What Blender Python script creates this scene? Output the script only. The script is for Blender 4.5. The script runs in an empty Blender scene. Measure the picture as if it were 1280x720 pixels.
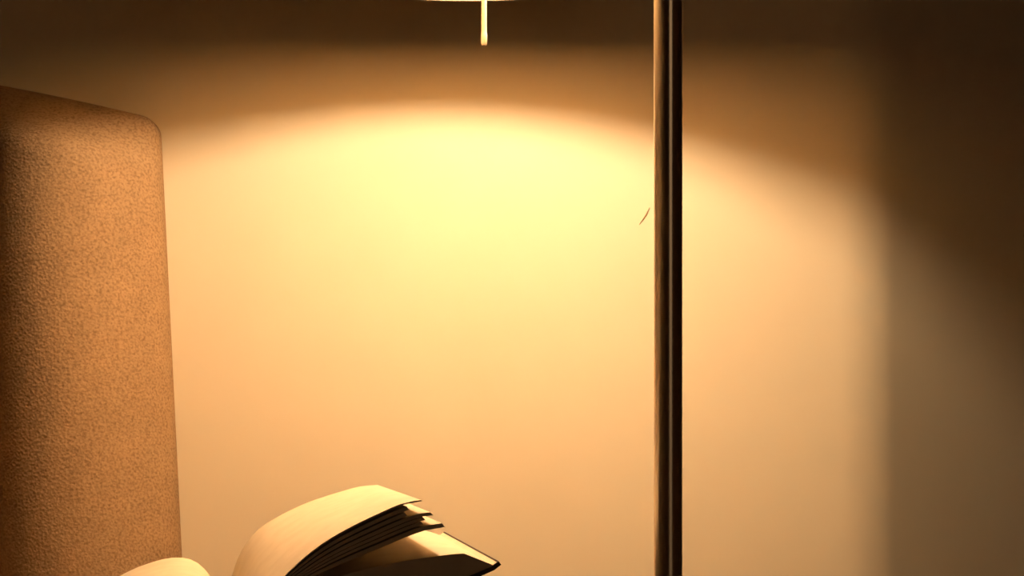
import bpy, bmesh, math, random
from mathutils import Vector, Matrix
random.seed(7)
PI = math.pi
R = math.radians
sc = bpy.context.scene
C = sc.collection

# ------------------------------------------------------------------ helpers
def obj(name, bm, m, parent=None, smooth=False, angle=None):
    me = bpy.data.meshes.new(name)
    bmesh.ops.recalc_face_normals(bm, faces=bm.faces[:])
    bm.to_mesh(me); bm.free()
    me.materials.append(m)
    if smooth:
        for p in me.polygons: p.use_smooth = True
    if angle is not None:
        me.set_sharp_from_angle(angle=R(angle))
    o = bpy.data.objects.new(name, me)
    C.objects.link(o)
    if parent: o.parent = parent
    return o

def empty(name, loc, rz, label, cat):
    o = bpy.data.objects.new(name, None); C.objects.link(o)
    o.location = loc; o.rotation_euler = (0, 0, rz)
    o['label'] = label; o['category'] = cat
    return o

def struct(name, bm, m, parent=None, **k):
    o = obj(name, bm, m, parent, **k)
    o['kind'] = 'structure'
    return o

def add_box(bm, x0, x1, y0, y1, z0, z1):
    v = [bm.verts.new(p) for p in ((x0,y0,z0),(x1,y0,z0),(x1,y1,z0),(x0,y1,z0),(x0,y0,z1),(x1,y0,z1),(x1,y1,z1),(x0,y1,z1))]
    for f in ((0,1,2,3),(4,5,6,7),(0,1,5,4),(1,2,6,5),(2,3,7,6),(3,0,4,7)):
        bm.faces.new([v[i] for i in f])
    return bm

def box(*a): return add_box(bmesh.new(), *a)

def lathe(prof, n=64, mat=None, closed=False):
    """prof: list of (r, z) turned about the z axis"""
    bm = bmesh.new(); rings = []
    for r, z in prof:
        if r < 1e-6: rings.append([bm.verts.new((0, 0, z))])
        else: rings.append([bm.verts.new((r*math.cos(2*PI*i/n), r*math.sin(2*PI*i/n), z)) for i in range(n)])
    pairs = list(zip(rings[:-1], rings[1:]))
    if closed: pairs.append((rings[-1], rings[0]))
    for a, b in pairs:
        for i in range(n):
            j = (i+1) % n
            if len(a) == 1 and len(b) == 1: continue
            if len(a) == 1: bm.faces.new((a[0], b[i], b[j]))
            elif len(b) == 1: bm.faces.new((a[i], a[j], b[0]))
            else: bm.faces.new((a[i], a[j], b[j], b[i]))
    if mat: bm.transform(mat)
    return bm

def tube(path, r, n=24, bm=None):
    bm = bm or bmesh.new(); rings = []
    P = [Vector(p) for p in path]
    up = Vector((0.13, 0.21, 1)).normalized()
    for i, p in enumerate(P):
        d = (P[min(i+1, len(P)-1)] - P[max(i-1, 0)]).normalized()
        u = up - d*up.dot(d)
        if u.length < .05: u = Vector((1, 0, 0)) - d*d.x
        u.normalize(); w = d.cross(u); up = u
        rr = r[i] if isinstance(r, (list, tuple)) else r
        rings.append([bm.verts.new(p + rr*(u*math.cos(2*PI*k/n) + w*math.sin(2*PI*k/n))) for k in range(n)])
    for a, b in zip(rings[:-1], rings[1:]):
        for i in range(n):
            j = (i+1) % n
            bm.faces.new((a[i], a[j], b[j], b[i]))
    bm.faces.new(rings[0]); bm.faces.new(rings[-1])
    return bm

def roundbox(x0, x1, y0, y1, z0, z1, r, step=.02, deform=None):
    """box with rounded edges: an even surface grid pushed onto an inner box"""
    lo = Vector((x0, y0, z0)); hi = Vector((x1, y1, z1))
    il = lo + Vector((r,)*3); ih = hi - Vector((r,)*3)
    bm = bmesh.new()
    bmesh.ops.create_cube(bm, size=1)
    for v in bm.verts:
        v.co = Vector([lo[i] if v.co[i] < 0 else hi[i] for i in range(3)])
    size = hi - lo
    # cut each axis evenly
    for ax in range(3):
        n = max(4, int(size[ax]/step))
        cuts = sorted(set([lo[ax] + size[ax]*k/n for k in range(1, n)] + [lo[ax]+r*t for t in (.15,.4,.7,1)] + [hi[ax]-r*t for t in (.15,.4,.7,1)]))
        for c in cuts:
            pl = Vector((0, 0, 0)); pl[ax] = c
            no = Vector((0, 0, 0)); no[ax] = 1
            bmesh.ops.bisect_plane(bm, geom=bm.verts[:]+bm.edges[:]+bm.faces[:], plane_co=pl, plane_no=no, dist=1e-5)
    for v in bm.verts:
        q = Vector([min(max(v.co[i], il[i]), ih[i]) for i in range(3)])
        d = v.co - q
        if d.length > 1e-7: v.co = q + d.normalized()*r
        if deform: v.co = deform(v.co.copy())
    return bm

# ------------------------------------------------------------------ materials
def mat(name, color, rough=.8, metal=0, spec=.5):
    m = bpy.data.materials.new(name); m.use_nodes = True
    b = m.node_tree.nodes['Principled BSDF']
    b.inputs['Base Color'].default_value = (*color, 1)
    b.inputs['Roughness'].default_value = rough
    b.inputs['Metallic'].default_value = metal
    b.inputs['Specular IOR Level'].default_value = spec
    return m

def textured(name, c1, c2, rough, scale, kind='NOISE', bump=.1, dist=.001, detail=3, spec=.3, stretch=(1,1,1)):
    m = mat(name, c1, rough, 0, spec)
    nt = m.node_tree; N = nt.nodes; Lk = nt.links; b = N['Principled BSDF']
    tc = N.new('ShaderNodeTexCoord'); mp = N.new('ShaderNodeMapping')
    mp.inputs['Scale'].default_value = stretch
    Lk.new(tc.outputs['Object'], mp.inputs['Vector'])
    t = N.new('ShaderNodeTexNoise'); t.inputs['Scale'].default_value = scale; t.inputs['Detail'].default_value = detail
    Lk.new(mp.outputs[0], t.inputs['Vector'])
    ramp = N.new('ShaderNodeValToRGB')
    ramp.color_ramp.elements[0].position = .35; ramp.color_ramp.elements[0].color = (*c2, 1)
    ramp.color_ramp.elements[1].position = .6; ramp.color_ramp.elements[1].color = (*c1, 1)
    Lk.new(t.outputs['Fac'], ramp.inputs[0]); Lk.new(ramp.outputs[0], b.inputs['Base Color'])
    bp = N.new('ShaderNodeBump'); bp.inputs['Strength'].default_value = bump; bp.inputs['Distance'].default_value = dist
    Lk.new(t.outputs['Fac'], bp.inputs['Height']); Lk.new(bp.outputs[0], b.inputs['Normal'])
    return m

def emissive(name, col, strength):
    m = bpy.data.materials.new(name); m.use_nodes = True
    nt = m.node_tree; nt.nodes.clear()
    e = nt.nodes.new('ShaderNodeEmission'); o = nt.nodes.new('ShaderNodeOutputMaterial')
    e.inputs[0].default_value = (*col, 1); e.inputs[1].default_value = strength
    nt.links.new(e.outputs[0], o.inputs[0])
    return m

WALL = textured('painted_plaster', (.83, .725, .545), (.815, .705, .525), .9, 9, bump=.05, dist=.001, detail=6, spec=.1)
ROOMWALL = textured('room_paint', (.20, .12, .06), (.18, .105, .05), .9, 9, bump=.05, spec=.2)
FLOOR = textured('dark_floorboards', (.10, .05, .025), (.06, .03, .015), .5, 14, bump=.2, stretch=(1, .08, 1))
CEIL = textured('ceiling_paint', (.22, .14, .07), (.20, .13, .065), .9, 12, bump=.05)
TRIM = textured('trim_paint', (.6, .5, .4), (.58, .48, .38), .5, 12, bump=.02)

# nubby woven upholstery
FAB = mat('nubby_upholstery', (.5, .3, .18), .95, 0, .15)
nt = FAB.node_tree; N = nt.nodes; Lk = nt.links; b = N['Principled BSDF']
tc = N.new('ShaderNodeTexCoord')
mp = N.new('ShaderNodeMapping'); mp.inputs['Scale'].default_value = (1, 1, 1.1)
Lk.new(tc.outputs['Object'], mp.inputs['Vector'])
n1 = N.new('ShaderNodeTexNoise'); n1.inputs['Scale'].default_value = 400; n1.inputs['Detail'].default_value = 5
n2 = N.new('ShaderNodeTexNoise'); n2.inputs['Scale'].default_value = 40; n2.inputs['Detail'].default_value = 4
v1 = N.new('ShaderNodeTexVoronoi'); v1.inputs['Scale'].default_value = 330
for n in (n1, n2, v1): Lk.new(mp.outputs[0], n.inputs['Vector'])
rp = N.new('ShaderNodeValToRGB')
rp.color_ramp.elements[0].position = .28; rp.color_ramp.elements[0].color = (.27, .165, .085, 1)
rp.color_ramp.elements[1].position = .56; rp.color_ramp.elements[1].color = (.45, .295, .165, 1)
Lk.new(n1.outputs['Fac'], rp.inputs[0])
mx = N.new('ShaderNodeMixRGB'); mx.blend_type = 'MULTIPLY'; mx.inputs[0].default_value = .3
Lk.new(rp.outputs[0], mx.inputs[1]); Lk.new(n2.outputs['Fac'], mx.inputs[2])
Lk.new(mx.outputs[0], b.inputs['Base Color'])
ad = N.new('ShaderNodeMath'); ad.operation = 'ADD'
Lk.new(n1.outputs['Fac'], ad.inputs[0]); Lk.new(v1.outputs['Distance'], ad.inputs[1])
bp = N.new('ShaderNodeBump'); bp.inputs['Strength'].default_value = .6; bp.inputs['Distance'].default_value = .0008
Lk.new(ad.outputs[0], bp.inputs['Height']); Lk.new(bp.outputs[0], b.inputs['Normal'])

PAPER = textured('book_paper', (.70, .60, .46), (.66, .56, .42), .85, 60, bump=.06, dist=.0005, spec=.15)
COVER = textured('dark_book_cloth', (.045, .022, .014), (.03, .015, .01), .6, 300, bump=.2, dist=.0003)
WOOD = textured('dark_wood', (.10, .045, .02), (.06, .025, .012), .4, 30, bump=.1, stretch=(1, 1, .1))
CHROME = mat('brushed_dark_steel', (.97, .90, .80), .30, 1.0)
bb = CHROME.node_tree.nodes['Principled BSDF']
bb.inputs['Anisotropic'].default_value = .9
bb.inputs['Anisotropic Rotation'].default_value = .25
tg = CHROME.node_tree.nodes.new('ShaderNodeTangent'); tg.direction_type = 'RADIAL'; tg.axis = 'Z'
CHROME.node_tree.links.new(tg.outputs[0], bb.inputs['Tangent'])
SHADE = mat('dark_bronze_enamel', (.05, .03, .02), .35, .6)
LINING = mat('cream_enamel_lining', (.86, .62, .36), .6, 0, .3)
RIM = mat('cream_rolled_rim', (.9, .75, .55), .5)
CORD = mat('white_cord', (.95, .88, .78), .6)
BULB = emissive('glowing_bulb', (1.0, .745, .46), 412)
GLOW_PANEL = emissive('added_reflection_glow', (1.0, .60, .30), .80)  # invented warm glow out of view, makes the pole's central stripe
SCRATCH = mat('scratched_plaster', (.50, .38, .24), .7)

# ------------------------------------------------------------------ room
CX, CY, ANG, BR = .336, 1.5, R(33), .105
prof = [(-1.6, CY)]
t = BR*math.tan(ANG/2)
for k in range(17):
    a = ANG*k/16
    prof.append((CX - t + BR*math.sin(a), CY + BR*(1-math.cos(a))))
ex_ = prof[-1]
d_ = (2.3 - ex_[0])/math.cos(ANG)
prof.append((ex_[0] + d_*math.cos(ANG), ex_[1] + d_*math.sin(ANG)))
bm = bmesh.new()
outer = [(x, y+.12) for x, y in prof]
ring = prof + outer[::-1]
for z in (0, 2.5):
    pass
lo = [bm.verts.new((x, y, 0)) for x, y in ring]; hi = [bm.verts.new((x, y, 2.5)) for x, y in ring]
n = len(ring)
for i in range(n):
    j = (i+1) % n
    bm.faces.new((lo[i], lo[j], hi[j], hi[i]))
for q in (lo, hi):
    m_ = len(prof)
    for i in range(m_-1):
        bm.faces.new((q[i], q[i+1], q[n-2-i], q[n-1-i]))
wall_back = struct('wall_back', bm, WALL, smooth=True, angle=25)
YR = prof[-1][1]
YF = -2.2
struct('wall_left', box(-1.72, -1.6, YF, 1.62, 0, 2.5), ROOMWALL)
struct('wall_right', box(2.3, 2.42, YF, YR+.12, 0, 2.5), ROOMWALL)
# wall behind the camera with an added glowing panel that the pole reflects
WX0, WX1, WZ0, WZ1 = .36, 1.70, .50, 1.50
bm = bmesh.new()
add_box(bm, -1.72, WX0, YF-.12, YF, 0, 2.5); add_box(bm, WX1, 2.42, YF-.12, YF, 0, 2.5)
add_box(bm, WX0, WX1, YF-.12, YF, WZ1, 2.5); add_box(bm, WX0, WX1, YF-.12, YF, 0, WZ0)
struct('wall_front', bm, ROOMWALL)
glow_panel = struct('added_glow_panel', box(WX0, WX1, YF-.075, YF-.065, WZ0, WZ1), GLOW_PANEL)
bm = bmesh.new()
for x0, x1 in ((WX0, WX0+.035), (WX1-.035, WX1), ((WX0+WX1)/2-.008, (WX0+WX1)/2+.008)): add_box(bm, x0, x1, YF-.06, YF-.02, WZ0, WZ1)
for z0, z1 in ((WZ0, WZ0+.035), (WZ1-.035, WZ1)): add_box(bm, WX0+.035, WX1-.035, YF-.058, YF-.022, z0, z1)
obj('added_panel_frame', bm, TRIM, glow_panel)  # bars around the added glowing panel
struct('floor', box(-1.72, 2.42, YF-.12, YR+.12, -.1, 0), FLOOR)
struct('ceiling', box(-1.72, 2.42, YF-.12, YR+.12, 2.5, 2.6), CEIL)
struct('baseboard_left', box(-1.6, -1.585, YF, 1.5, 0, .09), TRIM)
# faint curved scratch in the plaster beside the pole
hp = [(0,0,0),(.0032,-.0008,.0050),(.0062,-.0012,.0098),(.0080,-.0008,.0138)]
h = obj('scratch', tube([(x*1.15, y, z*1.15) for x, y, z in hp], [.0002,.0005,.00045,.0002], 8), SCRATCH, wall_back, True)
h.location = (.1195, 1.4997, .9146)

# ------------------------------------------------------------------ floor lamp
PX, PY = .0907, .93
lamp = empty('floor_lamp', (PX, PY, 0), 0, 'dark metal floor lamp with slim upright pole, lit shade rim and white pull cord', 'floor lamp')
obj('base', lathe([(0,0),(.125,0),(.13,.004),(.13,.014),(.122,.02),(.03,.027),(.018,.04),(.012,.055),(0,.055)], 96), SHADE, lamp, True, 40)
obj('pole', lathe([(0,.03),(.0083,.03),(.0083,1.50),(.0094,1.502),(.0094,1.515),(.0065,1.53),(0,1.532)], 96), CHROME, lamp, True, 40)
LX, LY, RZ = -.0370, 1.13, 1.0890           # centre of the shade's rim
TILT = 0
RR = .222
BM = Matrix.Translation((.013-PX, LY-PY, RZ))
lm = Matrix.Translation((LX-PX, LY-PY, RZ)) @ Matrix.Rotation(TILT, 4, 'Y')
inner = [(RR, 0), (RR-.004, .03), (RR-.016, .075), (RR-.045, .125), (.11, .175), (.06, .205), (.03, .215)]
outer_ = [(r+.0018, z+.0012) for r, z in inner[::-1]]; outer_[-1] = (RR+.0018, 0)
sh = obj('shade', lathe(inner[::-1] + outer_[::-1], 96, lm, closed=True), SHADE, lamp, True, 40)
sh['label'] = 'wide dome shade with a lit pale rim'
obj('lining', lathe([(r-.0004, z) for r, z in inner] + [(r-.0010, z) for r, z in inner[::-1]], 96, lm, closed=True), LINING, sh, True, 40)
obj('rim', lathe([(RR+.0005+.0013*math.cos(2*PI*k/10), -.0006+.0013*math.sin(2*PI*k/10)) for k in range(10)], 128, lm, closed=True), RIM, sh, True)
BZ = .106
obj('socket', lathe([(0,.19),(.03,.19),(.03,BZ+.055),(.022,BZ+.045),(.018,BZ+.030),(0,BZ+.030)], 48, BM), SHADE, lamp, True, 40)
br = .028
obj('bulb', lathe([(0,-br+BZ)] + [(br*math.sin(PI*k/20), BZ-br*math.cos(PI*k/20)) for k in range(1, 18)] + [(.0135, BZ+.034), (0, BZ+.034)], 48, BM), BULB, lamp, True)
top = lm @ Vector((0, 0, .222))
arc = []
A = Vector((0, 0, 1.515)); B = top
for k in range(21):
    t_ = k/20
    arc.append(A.lerp(B, t_) + Vector((0, 0, .16*math.sin(PI*t_))))
obj('arm', tube(arc, .006, 24), SHADE, lamp, True, 40)
# pull cord with its small end cap
cx, cy = -.0200-PX, 1.13-PY
cl = obj('pull_cord', tube([(cx, cy, 1.250), (cx, cy, 1.2), (cx+.0002, cy, 1.10), (cx+.0003, cy, 1.0065)], .0019, 16), CORD, lamp, True, 40)
obj('cord_end', lathe([(0,-.006),(.0016,-.006),(.0022,-.0045),(.0022,.001),(.0018,.004),(0,.004)], 24, Matrix.Translation((cx+.0003, cy, 1.0065))), CORD, cl, True, 40)

# ------------------------------------------------------------------ armchair
ch = empty('armchair', (-.6625, 1.200, 0), R(1.2), 'tall armchair back in nubby brown fabric at the left, against the lit wall', 'armchair')
def backdef(p):
    x, y, z = p
    if z > .5: z += .050*(1-min(1, abs(x)/.344)**1.6)*((z-.5)/.48)     # top edge rises towards the middle
    if y < .27:                                                   # padded upright channels
        f = ((x+.344)/.172) % 1.0
        edge = min(1, max(0, (1.008-p.z)/.05))
        y -= .055*(1-(2*f-1)**2)*edge
    x *= 1 + .085*(.98-z)/.6
    return Vector((x, y, z))
obj('backrest', roundbox(-.344, .344, .25, .29, .36, 1.008, .014, .0078, backdef), FAB, ch, True)
obj('seat_cushion', roundbox(-.40, .40, -.30, .20, .32, .45, .035, .03), FAB, ch, True)
obj('seat_base', roundbox(-.56, .56, -.31, .28, .14, .32, .015, .05), FAB, ch, True)
for s in (-1, 1):
    obj('armrest', roundbox(min(s*.412, s*.560), max(s*.412, s*.560), -.33, .10, .30, .595, .05, .025), FAB, ch, True)
for sx in (-1, 1):
    for sy in (-1, 1):
        obj('leg', tube([(sx*.47, sy*.25-.01, .15), (sx*.49, sy*.27-.01, 0)], [.024, .014], 20), WOOD, ch, True, 40)

# ------------------------------------------------------------------ open book on the arm of the chair
bk = empty('open_book', (-.153, .90, 0), R(11), 'open thick book with fanned cream pages and dark cover, below the lamp', 'book')
BL = .21
def resample(pts, n=24):
    P = [Vector(p) for p in pts]
    # Catmull-Rom first for smoothness
    S = []
    for i in range(len(P)-1):
        p0 = P[max(i-1, 0)]; p1 = P[i]; p2 = P[i+1]; p3 = P[min(i+2, len(P)-1)]
        for k in range(8):
            t = k/8
            S.append(.5*((2*p1) + (p2-p0)*t + (2*p0-5*p1+4*p2-p3)*t*t + (3*p1-p0-3*p2+p3)*t**3))
    S.append(P[-1])
    L = [0]
    for a, b in zip(S[:-1], S[1:]): L.append(L[-1] + (b-a).length)
    out = []
    for k in range(n+1):
        d = L[-1]*k/n; i = 0
        while i < len(L)-2 and L[i+1] < d: i += 1
        f = (d-L[i])/max(1e-9, L[i+1]-L[i])
        out.append(S[i].lerp(S[i+1], f))
    return out
NA = resample([(.0015,.6105),(.0053,.6261),(.0134,.6385),(.0254,.6510),(.038,.6624),(.0493,.6705),(.063,.678),(.079,.6855),(.0955,.6920),(.1025,.6926)])
FA = resample([(-.010,.6040),(-.0010,.6272),(.0050,.6440),(.0132,.6559),(.0241,.6650),(.049,.6775),(.0712,.6848),(.0880,.6893),(.0964,.6912),(.1005,.6902)])
NC = resample([(.0025,.609),(.0100,.627),(.0223,.6405),(.0448,.6515),(.063,.6592),(.0813,.6662),(.102,.6742),(.1165,.6768)])
FD = [f-n for f, n in zip(FA, NA)]
def curve_at(t, yl, uend):
    """profile of the leaf that lies t of the way down the raised sheaf, yl along the book"""
    c = [a.lerp(c_, t) + d*yl*(1-.25*max(0, t)) for a, c_, d in zip(NA, NC, FD)]
    return resample([c[i] for i in range(0, len(c), 2)] , 24) if uend == 1 else cut(c, uend)
def cut(c, u):
    k = u*(len(c)-1); i = int(k); f = k-i
    out = c[:i+1]
    if i+1 < len(c): out = out + [c[i].lerp(c[i+1], f)]
    return resample(out[::1], 24)
def sheet(tops, bots, ny=8, ys=None):
    """tops/bots: functions yl -> list of (x,z); a solid slab between two curved surfaces"""
    bm = bmesh.new(); T = []; Bt = []
    for j in range(ny+1):
        yl = j/ny
        T.append([bm.verts.new((p.x, yl*BL, p.y)) for p in tops(yl)])
        Bt.append([bm.verts.new((p.x, yl*BL, p.y)) for p in bots(yl)])
    m = len(T[0])
    for j in range(ny):
        for i in range(m-1):
            bm.faces.new((T[j][i], T[j][i+1], T[j+1][i+1], T[j+1][i]))
            bm.faces.new((Bt[j][i], Bt[j+1][i], Bt[j+1][i+1], Bt[j][i+1]))
        bm.faces.new((T[j][-1], Bt[j][-1], Bt[j+1][-1], T[j+1][-1]))
        bm.faces.new((T[j][0], T[j+1][0], Bt[j+1][0], Bt[j][0]))
    for j in (0, ny):
        for i in range(m-1):
            bm.faces.new((T[j][i], Bt[j][i], Bt[j][i+1], T[j][i+1]))
    return bm
groups = [(0, .05, 1), (.13, .24, .925), (.29, .40, .90), (.45, .56, .995), (.585, .68, .95), (.71, .80, .93), (.86, 1.0, 1)]
for t0, t1, ue in groups:
    b_ = sheet(lambda yl: curve_at(t0, yl, ue), lambda yl: curve_at(t1, yl, ue))
    obj('page_sheaf', b_, PAPER, bk, True, 40)
# one loose leaf arching a little outside the raised sheaf near the gutter
def loose(off):
    def f(yl):
        c = curve_at(0, yl, .62)
        return [Vector((p.x - (.0035*math.sin(PI*min(1, i/len(c)*1.1)))-off*.5, p.y + .0012*math.sin(PI*i/(len(c)-1)) + off*.5)) for i, p in enumerate(c)]
    return f
# flat lower block
LT = resample([(.002,.6075),(.0100,.622),(.0223,.6335),(.045,.6450),(.063,.6515),(.0905,.6572),(.1183,.6608),(.1276,.6613)])
LB = resample([(.000,.6035),(.03,.6135),(.07,.6275),(.11,.6402),(.1450,.6542)])
LTf = resample([(-.006,.6065),(.004,.622),(.018,.6340),(.042,.6450),(.061,.6515),(.0905,.6570),(.1200,.6600),(.1290,.6595)])
obj('page_block', sheet(lambda yl: [a.lerp(b, yl) for a, b in zip(LT, LTf)], lambda yl: LB), PAPER, bk, True, 40)
# left-hand leaves: a shallow arch falling away from the gutter
def left(off):
    n_ = resample([(.001,.609),(-.006,.621),(-.018,.6335),(-.032,.6375),(-.050,.6345),(-.070,.6260),(-.095,.6130),(-.118,.6050)])
    f_ = resample([(-.010,.606),(-.0135,.625),(-.0249,.6386),(-.0405,.6418),(-.0598,.6372),(-.0758,.6300),(-.100,.6150),(-.122,.6060)])
    def g(yl):
        c = [a.lerp(b, yl) for a, b in zip(n_, f_)]
        out = []
        for i, p in enumerate(c):
            t = (c[min(i+1, len(c)-1)] - c[max(i-1, 0)]).normalized()
            nrm = Vector((t.y, -t.x)) if t.x < 0 else Vector((-t.y, t.x))
            if nrm.y < 0 and abs(t.x) > .3: nrm = -nrm
            out.append(Vector((p.x, max(p.y - off, .6025))))
        return out
    return g
obj('page_sheaf', sheet(left(0), left(.0030)), PAPER, bk, True, 40)
obj('page_sheaf', sheet(left(.0038), left(.0075)), PAPER, bk, True, 40)
obj('page_block', sheet(left(.0083), lambda yl: [Vector((-.118*i/24, .6025)) for i in range(25)]), PAPER, bk, True, 40)
# cover: left board, spine, right board that lifts to the right
top_c = [(-.135,.6018),(-.06,.6020),(-.012,.6005),(-.004,.5995),(.004,.6015),(.03,.6115),(.07,.6255),(.11,.6400),(.137,.6508),(.1430,.6533),(.1455,.6545),(.1478,.6566)]
TC = resample(top_c, 60)
def low(c, th=.0026):
    out = []
    for i, p in enumerate(c):
        t = (c[min(i+1, len(c)-1)] - c[max(i-1, 0)]).normalized()
        out.append(p + Vector((t.y, -t.x))*th)
    return out
LC = low(TC)
bmc = sheet(lambda yl: TC, lambda yl: LC)
for v in bmc.verts:
    v.co.y = -.001 + (v.co.y/BL)*(BL+.003)
obj('cover', bmc, COVER, bk, True, 40)

# pale endpaper pasted inside the right board
EP = resample([(.10,.6372),(.137,.6513),(.1430,.6538),(.1455,.6550),(.1468,.6560)])
obj('endpaper', sheet(lambda yl: EP, lambda yl: [p - Vector((-.0001, .0005)) for p in EP]), PAPER, bk, True, 40)

# ------------------------------------------------------------------ world and camera
w = bpy.data.worlds.new('dim_room'); sc.world = w; w.use_nodes = True
w.node_tree.nodes['Background'].inputs[0].default_value = (.0, .0, .0, 1)
cam = bpy.data.cameras.new('camera'); co = bpy.data.objects.new('camera', cam); C.objects.link(co)
co.location = (0, 0, .75); co.rotation_euler = (PI/2, 0, 0)
cam.lens = 56.25; cam.sensor_width = 36; cam.shift_y = 140/1280
cam.clip_start = .01
sc.camera = co
vs = sc.view_settings
vs.view_transform = 'Standard'; vs.look = 'None'; vs.gamma = 1; vs.use_curve_mapping = False
vs.exposure = 0
